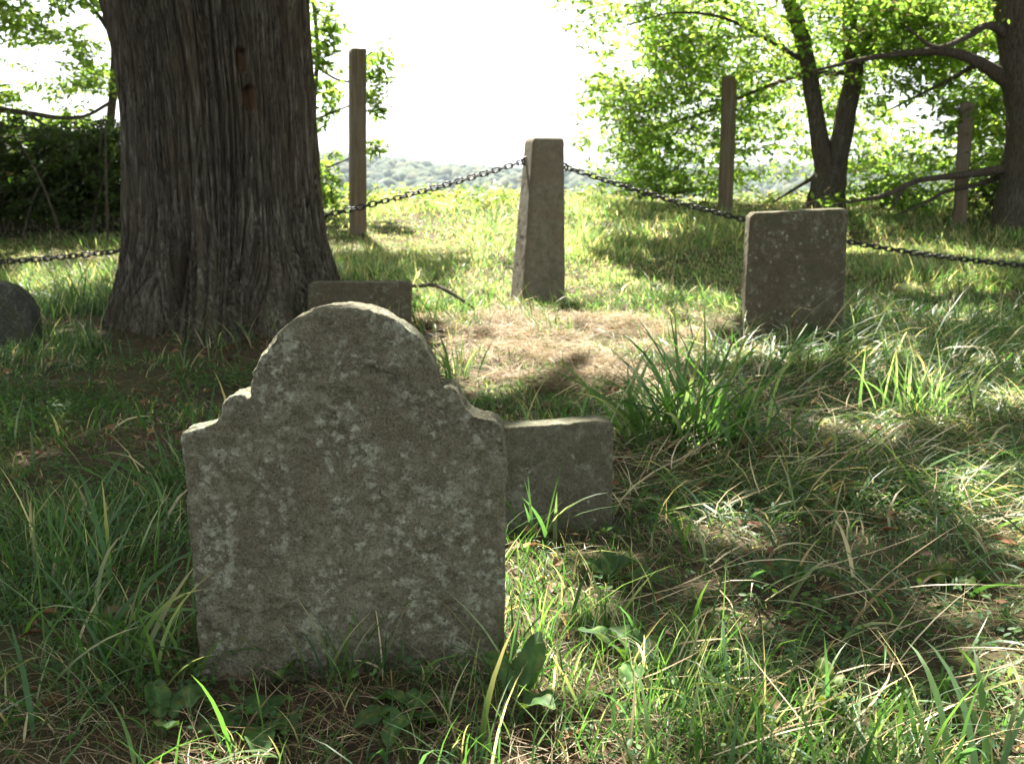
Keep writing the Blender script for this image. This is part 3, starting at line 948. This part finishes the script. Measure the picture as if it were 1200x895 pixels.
# thin tree and its branches at far left
lt = empty('slender_tree', (float(at(128, 270, 14)[0]), 14.0, float(G(at(128, 270, 14)[0], 14))))
limb(lt, 'trunk', [(128, 275), (130, 220), (129, 150), (134, 90), (133, 30), (128, -40), (120, -150)], [.07, .06, .055, .05, .045, .04, .03], 14, 8, 21)
limb(lt, 'branch', [(130, 120), (100, 136), (70, 138), (35, 133), (0, 128), (-40, 118)], [.02, .022, .026, .03, .035, .04], 13, 6, 22)
limb(lt, 'branch', [(30, 132), (55, 148), (80, 158)], [.025, .018, .01], 13, 5, 23)
limb(lt, 'branch', [(130, 40), (110, 12), (80, -12), (40, -30)], [.03, .028, .025, .02], 13.6, 6, 24)
acc = Acc()
pts = crown_fill(1150, [E(20, 30, 13, 1.0, 1.0, .6, 2), E(85, 10, 13.5, .9, 1.0, .6, 2), E(10, 110, 13.5, .7, .8, .45, 1.2), E(115, 105, 14, .45, .6, .6, 1.4), E(50, 165, 14, 1.2, .6, .35, 1.5), E(-60, 80, 13, .9, 1, 1.2, 1.5), E(100, 165, 14, .7, .5, .3, 1)], .50, 91)
sprays(acc, pts, 11, .16, .08, 1.25)
pts = crown_fill(1300, [(-6.5, 13, 4.6, 3.2, 2.5, 1.3, 1)], .42, 92, .6)
sprays(acc, pts, 14, .28, .15, 1.0, shade_keep, .62, False)
part(acc, 'crown', M_leaf, lt)
tag(lt, 'thin leafy tree with bare crossing twigs, left of the big trunk', 'tree')

# sapling between the big trunk and the tallest post
sp = empty('sapling', (float(at(372, 262, 12.8)[0]), 12.8, float(G(at(372, 262, 12.8)[0], 12.8))))
limb(sp, 'trunk', [(372, 268), (373, 200), (368, 130), (372, 60), (366, -10), (360, -90)], [.035, .03, .027, .024, .02, .01], 12.8, 7, 31)
limb(sp, 'branch', [(371, 140), (395, 130), (425, 118), (452, 108)], [.016, .013, .009, .004], 12.8, 5, 32)
limb(sp, 'branch', [(372, 80), (400, 95), (430, 92), (455, 70)], [.016, .013, .009, .004], 12.8, 5, 33)
limb(sp, 'branch', [(373, 200), (400, 190), (430, 176), (448, 172)], [.014, .012, .008, .004], 12.8, 5, 34)
acc = Acc()
pts = crown_fill(260, [E(372, 30, 12.5, .28, .4, .45, 2.2), E(380, 110, 12.8, .25, .4, .5, 1.2), E(440, 90, 12.8, .24, .3, .45, 1.5), E(438, 172, 12.8, .22, .3, .10, .4), E(378, 215, 12.8, .30, .4, .4, 2.4), E(330, 60, 12.8, .5, .5, 1.2, 1)], .40, 95, 1.6)
sprays(acc, pts, 11, .12, .085, 1.05)
part(acc, 'crown', M_leaf, sp)
tag(sp, 'leafy sapling showing between the big trunk and the tallest timber post', 'sapling')

# dense shrub at left
bs = empty('dense_shrub', (float(at(40, 268, 11.6)[0]), 11.6, float(G(at(40, 268, 11.6)[0], 11.6))))
acc = Acc(); a2 = Acc()
for k in range(46):
    x = rng.uniform(-7.8, -3.7); y = rng.uniform(10.9, 12.9); z = float(G(x, y))
    h = rng.uniform(.8, 1.3); dx, dy = rng.normal(0, .25, 2)
    tube(a2, [(x, y, z - .05), (x + dx * .4, y + dy * .4, z + h * .5), (x + dx, y + dy, z + h)], [.016, .012, .004], 5, sub=3)
part(a2, 'stem', M_bark2, bs)['kind'] = 'stuff'
pts = crown_fill(5200, [(-5.6, 12.0, .85, 2.0, 1.2, .75, 3), (-4.5, 12.2, .9, 1.0, 1.0, .7, 1.6), (-7.4, 12, .95, 1.3, 1.1, .85, 2)], .36, 97, 1.3)
sprays(acc, pts, 14, .15, .062, .6)
part(acc, 'foliage', M_shrub, bs)
tag(bs, 'dense dark leafy shrub at the left behind the chain', 'shrub')

# undergrowth below the right trees and tall weeds on the crest
acc = Acc()
pts = crown_fill(2200, [E(1170, 262, 12.8, 1.3, .5, .45, 2), E(1060, 262, 12.9, 1.1, .5, .26, 1.8), E(1180, 272, 12.0, .9, .4, .26, 1.6), E(1010, 256, 13.4, .6, .4, .24, .8), E(1210, 240, 12.6, .7, .6, .5, 1), E(780, 238, 14.6, 1.0, .4, .2, .8)], .40, 99, 1.5)
sprays(acc, pts, 12, .12, .06, .7)
tag(acc.build('undergrowth', M_shrub), 'low dark undergrowth beneath the branches of the right-edge tree', 'undergrowth', kind='stuff')

acc = Acc()
n = 900
wx = np.concatenate([rng.uniform(-3.2, 4.5, n), rng.uniform(-2.2, .2, 350)]); wy = np.concatenate([rng.uniform(14.2, 18.5, n), rng.uniform(13.5, 16, 350)]); 
wz = G(wx, wy)
wk = fbm(wx * 1.1, wy * 1.1, 0, 101, 3) > .46
wx, wy, wz = wx[wk], wy[wk], wz[wk]; n = len(wx)
L = rng.uniform(.06, .20, n) * rng.choice([1, 1, 1, 1.6], n)
WC = np.array([[.10, .14, .035], [.14, .17, .05], [.22, .17, .09], [.08, .12, .03]])
wc = WC[rng.integers(0, 4, n)]
blades(acc, np.stack([wx, wy, wz], -1), L, np.full(n, .012), rng.uniform(0, 6.28, n), rng.uniform(0, .2, n), rng.uniform(0, .4, n), wc, 3)
m = 9
tt = rng.uniform(.15, 1, (n, m))
P = np.stack([wx, wy, wz], -1)[:, None] + np.stack([rng.normal(0, .05, (n, m)), rng.normal(0, .05, (n, m)), tt * L[:, None]], -1)
P = P.reshape(-1, 3)
s = rng.uniform(.05, .11, n * m)
leaves(acc, P, s, s * .35, rand_dir(n * m, .1, .4), rand_dir(n * m, 1.2, .6), np.repeat(wc, m, 0) * rng.uniform(.8, 1.3, (n * m, 1)))
tag(acc.build('tall_weeds', M_grass), 'tall sunlit weeds along the crest before the far hill', 'weeds', kind='stuff')

# ------------------------------------------------------------------ grass
DEAD = poly([(490, 375), (560, 364), (660, 374), (740, 378), (800, 372), (800, 395), (770, 435), (725, 460), (640, 470), (545, 462), (500, 430)])
BARE = poly([(95, 372), (130, 385), (250, 402), (400, 380), (470, 395), (480, 415), (330, 440), (200, 430), (90, 415), (40, 395)])
LOW = poly([(590, 612), (735, 612), (760, 690), (640, 760), (590, 800), (560, 870), (300, 880), (225, 850), (232, 800), (585, 795)])
LONG = poly([(700, 500), (790, 420), (1010, 400), (1200, 395), (1300, 470), (1300, 760), (1100, 790), (880, 770), (760, 690), (720, 620)])
def soft(x, y, P, amp=.35, seed=5):
    wx = x + (fbm(x * 3, y * 3, 0, seed, 3) - .5) * amp * 2
    wy = y + (fbm(x * 3, y * 3, 7, seed + 1, 3) - .5) * amp * 2.6
    return inside(wx, wy, P)
solid = [(g1, .29, .05), (g2, .22, .05), (g3, .28, .06), (g4, .29, .07), (post, .15, .13)]
def clear(x, y):
    k = np.ones(len(x), bool)
    for o, a, b in solid:
        k &= ~((np.abs(x - o.location[0]) < a) & (np.abs(y - o.location[1]) < b))
    k &= (((x - TX) / .66) ** 2 + ((y - TY) / .66) ** 2) > 1
    return k

GREEN = np.array([[.042, .092, .021], [.056, .115, .028], [.036, .078, .026], [.070, .128, .030], [.048, .102, .040]])
YELL = np.array([[.13, .21, .075], [.10, .18, .06], [.185, .24, .115]])
STRAW = np.array([[.45, .37, .23], [.36, .275, .165], [.54, .46, .31], [.27, .19, .11]])

def scatter(dens, y0, y1, xlim=.56, pad=.35):
    """points over the visible wedge between y0 and y1"""
    area = (y1 - y0) * 2 * (xlim * (y0 + y1) / 2 + pad)
    n = int(dens * area)
    y = np.sqrt(rng.uniform(y0 ** 2, y1 ** 2, n)) if y0 > 0 else rng.uniform(y0, y1, n)
    x = rng.uniform(-1, 1, n) * (xlim * y + pad)
    return x, y

acc = Acc(); acs = Acc()
for y0, y1, dens, hl, wd, nseg in ((1.15, 2.6, 5200, .062, .0034, 5), (2.6, 4.6, 4000, .085, .0042, 4), (4.6, 7.0, 3000, .10, .0055, 4), (7.0, 11, 2800, .10, .0075, 3), (11, 17.5, 1300, .10, .011, 3)):
    x, y = scatter(dens, y0, y1)
    k = clear(x, y)
    bare = soft(x, y, BARE); dead = soft(x, y, DEAD, .5)
    cl = fbm(x * 2.3, y * 2.3, 0, 111, 4)                 # clumps
    shadeleft = (x < -.2) & (y < 6)
    pr = sstep(.36, .58, cl) * .9 + .1
    pr = np.where(y > 7, np.maximum(pr, .55), pr)
    pr = np.where(soft(x, y, LONG, .4), np.maximum(pr, .75), pr)
    pr = np.where(shadeleft, pr * .85, pr)
    pr = np.where(bare, .05, pr); pr = np.where(dead, (.04 + .5 * sstep(.50, .62, fbm(x * 4, y * 4, 0, 119, 3))), pr)
    k &= rng.random(len(x)) < pr
    x, y = x[k], y[k]; n = len(x)
    lowz = soft(x, y, LOW, .06)
    lng = soft(x, y, LONG, .4)
    tall = fbm(x * .9, y * .9, 0, 112, 3)
    L = hl * rng.lognormal(0, .42, n) * (.45 + 1.35 * sstep(.3, .75, tall))
    L = np.where(lng, L * 1.35, L)
    far = sstep(7, 9.5, y)
    L = L * (1 - .3 * far)
    wdt = wd * rng.uniform(.6, 1.5, n)
    L = np.where(lowz, L * .75, L)
    L = np.where((x < -.2) & (y < 6), L * .85, L)
    big_ = (rng.random(n) < .045) & (y < 4) & ~lowz
    L = np.where(big_, rng.uniform(.12, .26, n), L); wdt = np.where(big_, rng.uniform(.006, .011, n), wdt)
    az = rng.uniform(0, 2 * np.pi, n)
    az = np.where(lng, -.35 + rng.normal(0, .9, n), az)
    flow = noise(x * 1.2, y * 1.2, 0, 113) * 6.28
    az = np.where(rng.random(n) < .4, flow, az)
    lean = np.abs(rng.normal(.25, .25, n)) + np.where(lng, .35, 0)
    curl = np.abs(rng.normal(.9, .6, n)) + np.where(lng, .5, 0)
    c = GREEN[rng.integers(0, 5, n)]
    yl = rng.random(n) < (.12 + .5 * far)  # yellower far off: the sunlit lawn's brightness put partly into blade colour
    c = np.where(yl[:, None], YELL[rng.integers(0, 3, n)], c)
    st = rng.random(n) < (.08 + .18 * far + np.where(lng, .10, 0))  # natural straw, plus more far off to paint in the pale glare veil
    c = np.where(st[:, None], STRAW[rng.integers(0, 4, n)], c)
    c = c * rng.uniform(.75, 1.3, (n, 1))
    tipc = np.where((rng.random(n) < .15)[:, None], STRAW[rng.integers(0, 4, n)], c * 1.1)
    blades(acc, np.stack([x, y, G(x, y) - .004], -1), L, wdt, az, lean, curl, c, nseg, tipc, side=rng.normal(0, .25, n))
    # dry thatch lying on the soil
    x, y = scatter(dens * 1.05, y0, y1)
    k = clear(x, y)
    bare = soft(x, y, BARE); dead = soft(x, y, DEAD, .5)
    cl = fbm(x * 1.7, y * 1.7, 0, 121, 4)
    pr = .08 + .5 * sstep(.45, .66, cl)
    pr = np.where((y > 4) & ~dead, pr * .5, pr)
    pr = np.where(soft(x, y, LONG, .4), pr * .5, pr)
    pr = np.where(dead, 1.0, pr); pr = np.where(bare, .10, pr)
    pr = np.where((x < -.1) & (y > 2.2) & (y < 6.2), pr * .35, pr)
    k &= rng.random(len(x)) < pr
    x, y = x[k], y[k]
    dd = soft(x, y, DEAD, .5)
    rep = np.where(dd, 3, 1)
    x = np.repeat(x, rep); y = np.repeat(y, rep)
    x = x + rng.normal(0, .03, len(x)); y = y + rng.normal(0, .03, len(y)); n = len(x)
    c = STRAW[rng.integers(0, 4, n)] * rng.uniform(.55, 1.15, (n, 1))
    br = rng.random(n) < .25
    c = np.where(br[:, None], c * np.array([.6, .5, .45]), c)
    c = c * (np.array([.62, .57, .48]) + (1 - np.array([.62, .57, .48])) * sstep(.36, .58, fbm(x * 5, y * 5, 0, 123, 3))[:, None])
    keepd = rng.random(n) < np.where(dd_ := np.repeat(dd, rep), .25 + .75 * sstep(.36, .5, fbm(x * 6, y * 6, 2, 124, 3)), 1)
    zoff = rng.uniform(0, .02, n) + np.where(np.repeat(dd, rep), .075 * noise(x * 6, y * 6, 0, 33) * rng.random(n), 0)
    x, y, zoff, c = x[keepd], y[keepd], zoff[keepd], c[keepd]; n = len(x)
    blades(acs, np.stack([x, y, G(x, y) + zoff], -1), rng.uniform(.05, .17, n), wd * .62 * rng.uniform(.5, 1.2, n), rng.uniform(0, 6.28, n), rng.uniform(1.15, 1.6, n), rng.normal(.15, .35, n), c, 3, side=rng.normal(0, .35, n))
# long pale broken stalks in the right-hand grass
n = 260
x, y = scatter(190, 1.4, 4.8)
k = clear(x, y) & (x > .15) & (fbm(x * 2, y * 2, 0, 151, 3) > .52); x, y = x[k], y[k]; n = len(x)
blades(acs, np.stack([x, y, G(x, y) + rng.uniform(.01, .06, n)], -1), rng.uniform(.10, .28, n), rng.uniform(.002, .0042, n), rng.normal(-.4, 1.2, n), rng.uniform(.9, 1.45, n), rng.normal(.2, .3, n), STRAW[rng.integers(0, 4, n)] * 1.15, 4, side=rng.normal(0, .25, n))
tag(acc.build('grass', M_grass), 'uneven uncut green grass over the whole graveyard', 'grass', kind='stuff')
tag(acs.build('dead_grass', M_straw), 'dry straw coloured dead grass lying on the soil', 'dead grass', kind='stuff')

# small-leaved ground cover, mostly left foreground, and brown leaf litter
acc = Acc()
x, y = scatter(1500, 1.15, 5.5)
k = clear(x, y)
c = fbm(x * 1.6, y * 1.6, 0, 131, 3)
k &= (rng.random(len(x)) < sstep(.45, .62, c) * np.where(x < -.1, 1.0, .35)) & ~soft(x, y, DEAD) & ~soft(x, y, BARE)
x, y = x[k], y[k]; n = len(x)
h = rng.uniform(.01, .055, n)
P = np.repeat(np.stack([x, y, G(x, y) + h], -1), 4, 0) + rng.normal(0, .006, (4 * n, 3))
s = rng.uniform(.010, .022, 4 * n)
leaves(acc, P, s, s * .5, rand_dir(4 * n, .15, .3), rand_dir(4 * n, 1.6, .5), GREEN[rng.integers(0, 5, 4 * n)] * rng.uniform(.8, 1.3, (4 * n, 1)))
tag(acc.build('ground_cover', M_broad), 'tiny leaved green creeper among the grass', 'ground cover', kind='stuff')
acc = Acc()
x, y = scatter(95, 1.15, 6.5)
k = clear(x, y) & (rng.random(len(x)) < .25 + .75 * (fbm(x * 2, y * 2, 0, 141, 3) > .55)); x, y = x[k], y[k]; n = len(x)
s = rng.uniform(.018, .05, n)
leaves(acc, np.stack([x, y, G(x, y) + rng.uniform(.006, .03, n)], -1), s, s * .6, rand_dir(n, 0, .15), rand_dir(n, 1.8, .4), np.array([[.16, .075, .04], [.22, .12, .06], [.10, .055, .03]])[rng.integers(0, 3, n)] * rng.uniform(.7, 1.3, (n, 1)), .5)
tag(acc.build('leaf_litter', M_litter), 'curled brown fallen leaves scattered on the soil', 'leaf litter', kind='stuff')

# ------------------------------------------------------------------ tufts one can point to
def tuft(px, py, n, L, wd, label, spread=.06, lean=.3, curl=.6, yellow=.2, azm=None, name='grass_tuft', colmul=1.0, nseg=7):
    x0, y0 = hit(px, py)
    x = x0 + rng.normal(0, spread, n); y = y0 + rng.normal(0, spread * .7, n)
    a = rng.uniform(0, 6.28, n) if azm is None else rng.normal(azm, .7, n)
    c = np.where((rng.random(n) < yellow)[:, None], YELL[rng.integers(0, 3, n)], GREEN[rng.integers(0, 5, n)] * 1.1) * rng.uniform(.8, 1.25, (n, 1)) * colmul
    acc = Acc()
    base = np.array([x0, y0, float(G(x0, y0))])
    blades(acc, np.stack([x, y, G(x, y) - .005], -1), L * rng.uniform(.5, 1.15, n), wd * rng.uniform(.6, 1.2, n), a, np.abs(rng.normal(lean, .2, n)), np.abs(rng.normal(curl, .45, n)), c, nseg,
           np.where((rng.random(n) < .2)[:, None], STRAW[rng.integers(0, 4, n)], c), side=rng.normal(0, .2, n))
    o = acc.build(name, M_grass, loc=tuple(base))
    return tag(o, label, 'grass tuft', 'taller tufts of grass')
tuft(818, 520, 150, .47, .0145, 'tallest bushy grass tuft, left of and below the brown gravestone', .12, .30, .9, .35)
tuft(1078, 490, 70, .34, .010, 'bright yellow-green sunlit tuft right of the brown gravestone', .09, .18, .5, .8, colmul=1.2)
tuft(135, 790, 60, .34, .009, 'wide-bladed dark tuft close to the left side of the round-topped gravestone', .09, .3, .9, .05)
tuft(100, 690, 16, .30, .011, 'sparse tuft with one thick upright blade at the left', .06, .15, .35, .1)
tuft(640, 640, 12, .24, .010, 'few broad blades crossing in front of the low square-topped stone', .035, .2, .5, .2)
tuft(535, 445, 26, .26, .011, 'dark pointed tuft behind the right shoulder of the round-topped gravestone', .05, .15, .4, .0)
tuft(960, 905, 50, .20, .006, 'short sunlit tuft at the bottom edge of the ground, right of centre', .12, .3, .7, .6)
tuft(760, 890, 70, .18, .005, 'fine sunlit tuft at the bottom edge near the middle', .12, .3, .6, .6)
tuft(425, 800, 26, .17, .006, 'thin dark tuft growing against the base of the round-topped gravestone', .04, .2, .4, .0)
tuft(1170, 960, 14, .34, .011, 'arching pale blades in the bottom right corner', .06, .3, 1.3, .5)
tuft(640, 350, 22, .17, .010, 'short tuft against the foot of the tapered stone post', .10, .2, .4, .5)

# ------------------------------------------------------------------ broad-leaved weeds
def broad_leaf(acc, base, az, pitch, L, Wd, droop, col, wav=.3, seed=0):
    nu, nv = 15, 7
    u = np.linspace(0, 1, nu); v = np.linspace(-1, 1, nv)
    U, Vv = np.meshgrid(u, v, indexing='ij')
    prof = np.sin(np.pi * np.clip(U * .97 + .02, 0, 1) ** .8) ** .75
    half = Wd / 2 * prof * (1 + wav * (noise(U * 7 + seed, Vv * 1.5, 0, seed) - .5) * 2) + .002
    ang = pitch - droop * U
    dx = np.cumsum(np.concatenate([np.zeros((1, nv)), np.cos(ang[1:]) * L / (nu - 1)]), 0)
    dz = np.cumsum(np.concatenate([np.zeros((1, nv)), np.sin(ang[1:]) * L / (nu - 1)]), 0)
    lift = half * np.abs(Vv) * .35 + .022 * (noise(U * 5, Vv * 2 + seed, 3, seed + 4) - .5) * prof
    lx = dx - np.sin(ang) * lift; lz = dz + np.cos(ang) * lift; ly = half * Vv
    ca, sa = math.cos(az), math.sin(az)
    V = np.stack([base[0] + lx * ca - ly * sa, base[1] + lx * sa + ly * ca, base[2] + lz], -1)
    i, j = np.meshgrid(np.arange(nu - 1), np.arange(nv - 1), indexing='ij')
    q = np.stack([i * nv + j, (i + 1) * nv + j, (i + 1) * nv + j + 1, i * nv + j + 1], -1).reshape(-1, 4)
    vein = np.exp(-(Vv * 5) ** 2) * .45 + .22 * (np.abs(((U * 6 + np.abs(Vv) * -1.4) % 1) - .5) < .12)
    cc = np.repeat(col[None], nu * nv, 0) * (.85 + vein + .5 * (noise(U * 4, Vv * 2, seed, 3) - .5)).ravel()[:, None]
    cc = cc + np.array([.06, .03, .0]) * sstep(.72, .85, noise(U * 6, Vv * 3, seed + 9, 6)).ravel()[:, None]
    acc.add(V, q, None, cc)

def weed(px, py, k, L, Wd, label, azs=None, pitch=.7, col=(.05, .10, .03)):
    x0, y0 = hit(px, py)
    b = np.array([x0, y0, float(G(x0, y0))])
    root = empty('broadleaf_weed', tuple(b))
    L, Wd, col = L * .95, Wd * .95, np.array(col) * 1.15
    for i in range(k):
        acc = Acc()
        az = (azs[i % len(azs)] + .4 * (i // len(azs)) if azs else i * 2.4 + random.uniform(-.5, .5))
        l = L * random.uniform(.5, 1.1)
        st = b + np.array([random.uniform(-.012, .012), random.uniform(-.012, .012), .0])
        p1 = st + np.array([math.cos(az) * l * .25, math.sin(az) * l * .25, l * (.12 + .25 * pitch)])
        cl = np.array(col) * random.uniform(.8, 1.25)
        tube(acc, [st, (st + p1) / 2 + [0, 0, .008], p1], [.0022, .002, .0018], 5, col=cl * 1.3, sub=3)
        broad_leaf(acc, p1, az, pitch * random.uniform(.6, 1.2), l, Wd * random.uniform(.8, 1.15), random.uniform(.6, 1.5), cl, seed=i + int(px))
        o = acc.build('leaf', M_broad, loc=tuple(b)); o.parent = root; o.location = (0, 0, 0)
    return tag(root, label, 'weed', 'broad-leaved weeds in the grass')
weed(305, 862, 4, .10, .052, 'broad-leaved weed in front of the round-topped gravestone, left of its middle', [-.3, -1.3, 3.4, 1.5], .45)
weed(325, 800, 3, .11, .05, 'broad-leaved weed pressed against the lower left of the round-topped gravestone', [.35, 2.6, -1.2], .9)
weed(480, 845, 5, .10, .045, 'broad-leaved weed in front of the round-topped gravestone, right of its middle', None, .5)
weed(610, 850, 4, .12, .045, 'broad-leaved weed at the lower right corner of the round-topped gravestone', [1.3, 2.2, .2, -1.0], 1.0)
weed(755, 800, 6, .11, .05, 'leafy weed rosette in open grass right of the round-topped gravestone', None, .95)
weed(925, 690, 4, .09, .045, 'broad-leaved weed in the shaded middle of the right-hand grass', [1.4, -.3, 2.6, .5], .9)
weed(960, 850, 5, .075, .030, 'bright upright weed near the bottom right', [1.4, .4, 2.5, -1.2], 1.2, (.07, .11, .025))
weed(715, 690, 4, .12, .045, 'drooping weed just below the low square-topped stone', [.6, 2.5, 1.5, -.6], .8)
weed(1110, 690, 5, .085, .036, 'large-leaved weed at the right edge of the grass', [.3, 2.9, 1.4, -1], .6, (.09, .14, .03))
weed(200, 865, 3, .10, .045, 'broad-leaved weed at the bottom left beside the round-topped gravestone', [2.0, .8, -1.2], .8)
weed(60, 720, 3, .09, .04, 'small weed near the left edge among the creeper', None, .6)

# ------------------------------------------------------------------ fallen stick and stone
acc = Acc()
b = at(484, 349, 6.9); e = at(535, 349, 6.75)
zb = float(G(b[0], b[1])) + .20
tube(acc, [(b[0] - .45, b[1], zb + .02), (b[0], b[1], zb), (b[0] + .12, b[1] - .02, zb + .01), (e[0] - .05, e[1], zb - .02), (e[0] + .1, e[1], zb - .12)], [.012, .013, .014, .012, .006], 7, rough=.3, seed=4)
tube(acc, [(b[0] + .1, b[1], zb + .01), (b[0] + .16, b[1] - .02, zb + .06)], [.007, .003], 5)
st = acc.build('fallen_stick', M_bark2, loc=(float(b[0]), float(b[1]), zb))
tag(st, 'crooked dead stick lying just right of the low flat-topped stone block', 'stick')
x0, y0 = hit(508, 402)
bm = bmesh.new(); bmesh.ops.create_icosphere(bm, subdivisions=4, radius=.07)
for v in bm.verts:
    v.co = Vector((v.co.x * 1.2, v.co.y * .9, v.co.z * .6))
me = bpy.data.meshes.new('rock'); bm.to_mesh(me); bm.free()
rk = finish_stone('rock', me, M_stone_dark, .012, 0, (x0, y0, float(G(x0, y0)) + .015), .4, 77)
tag(rk, 'small dark rock half sunk in the dry grass beside the low stone block', 'rock')
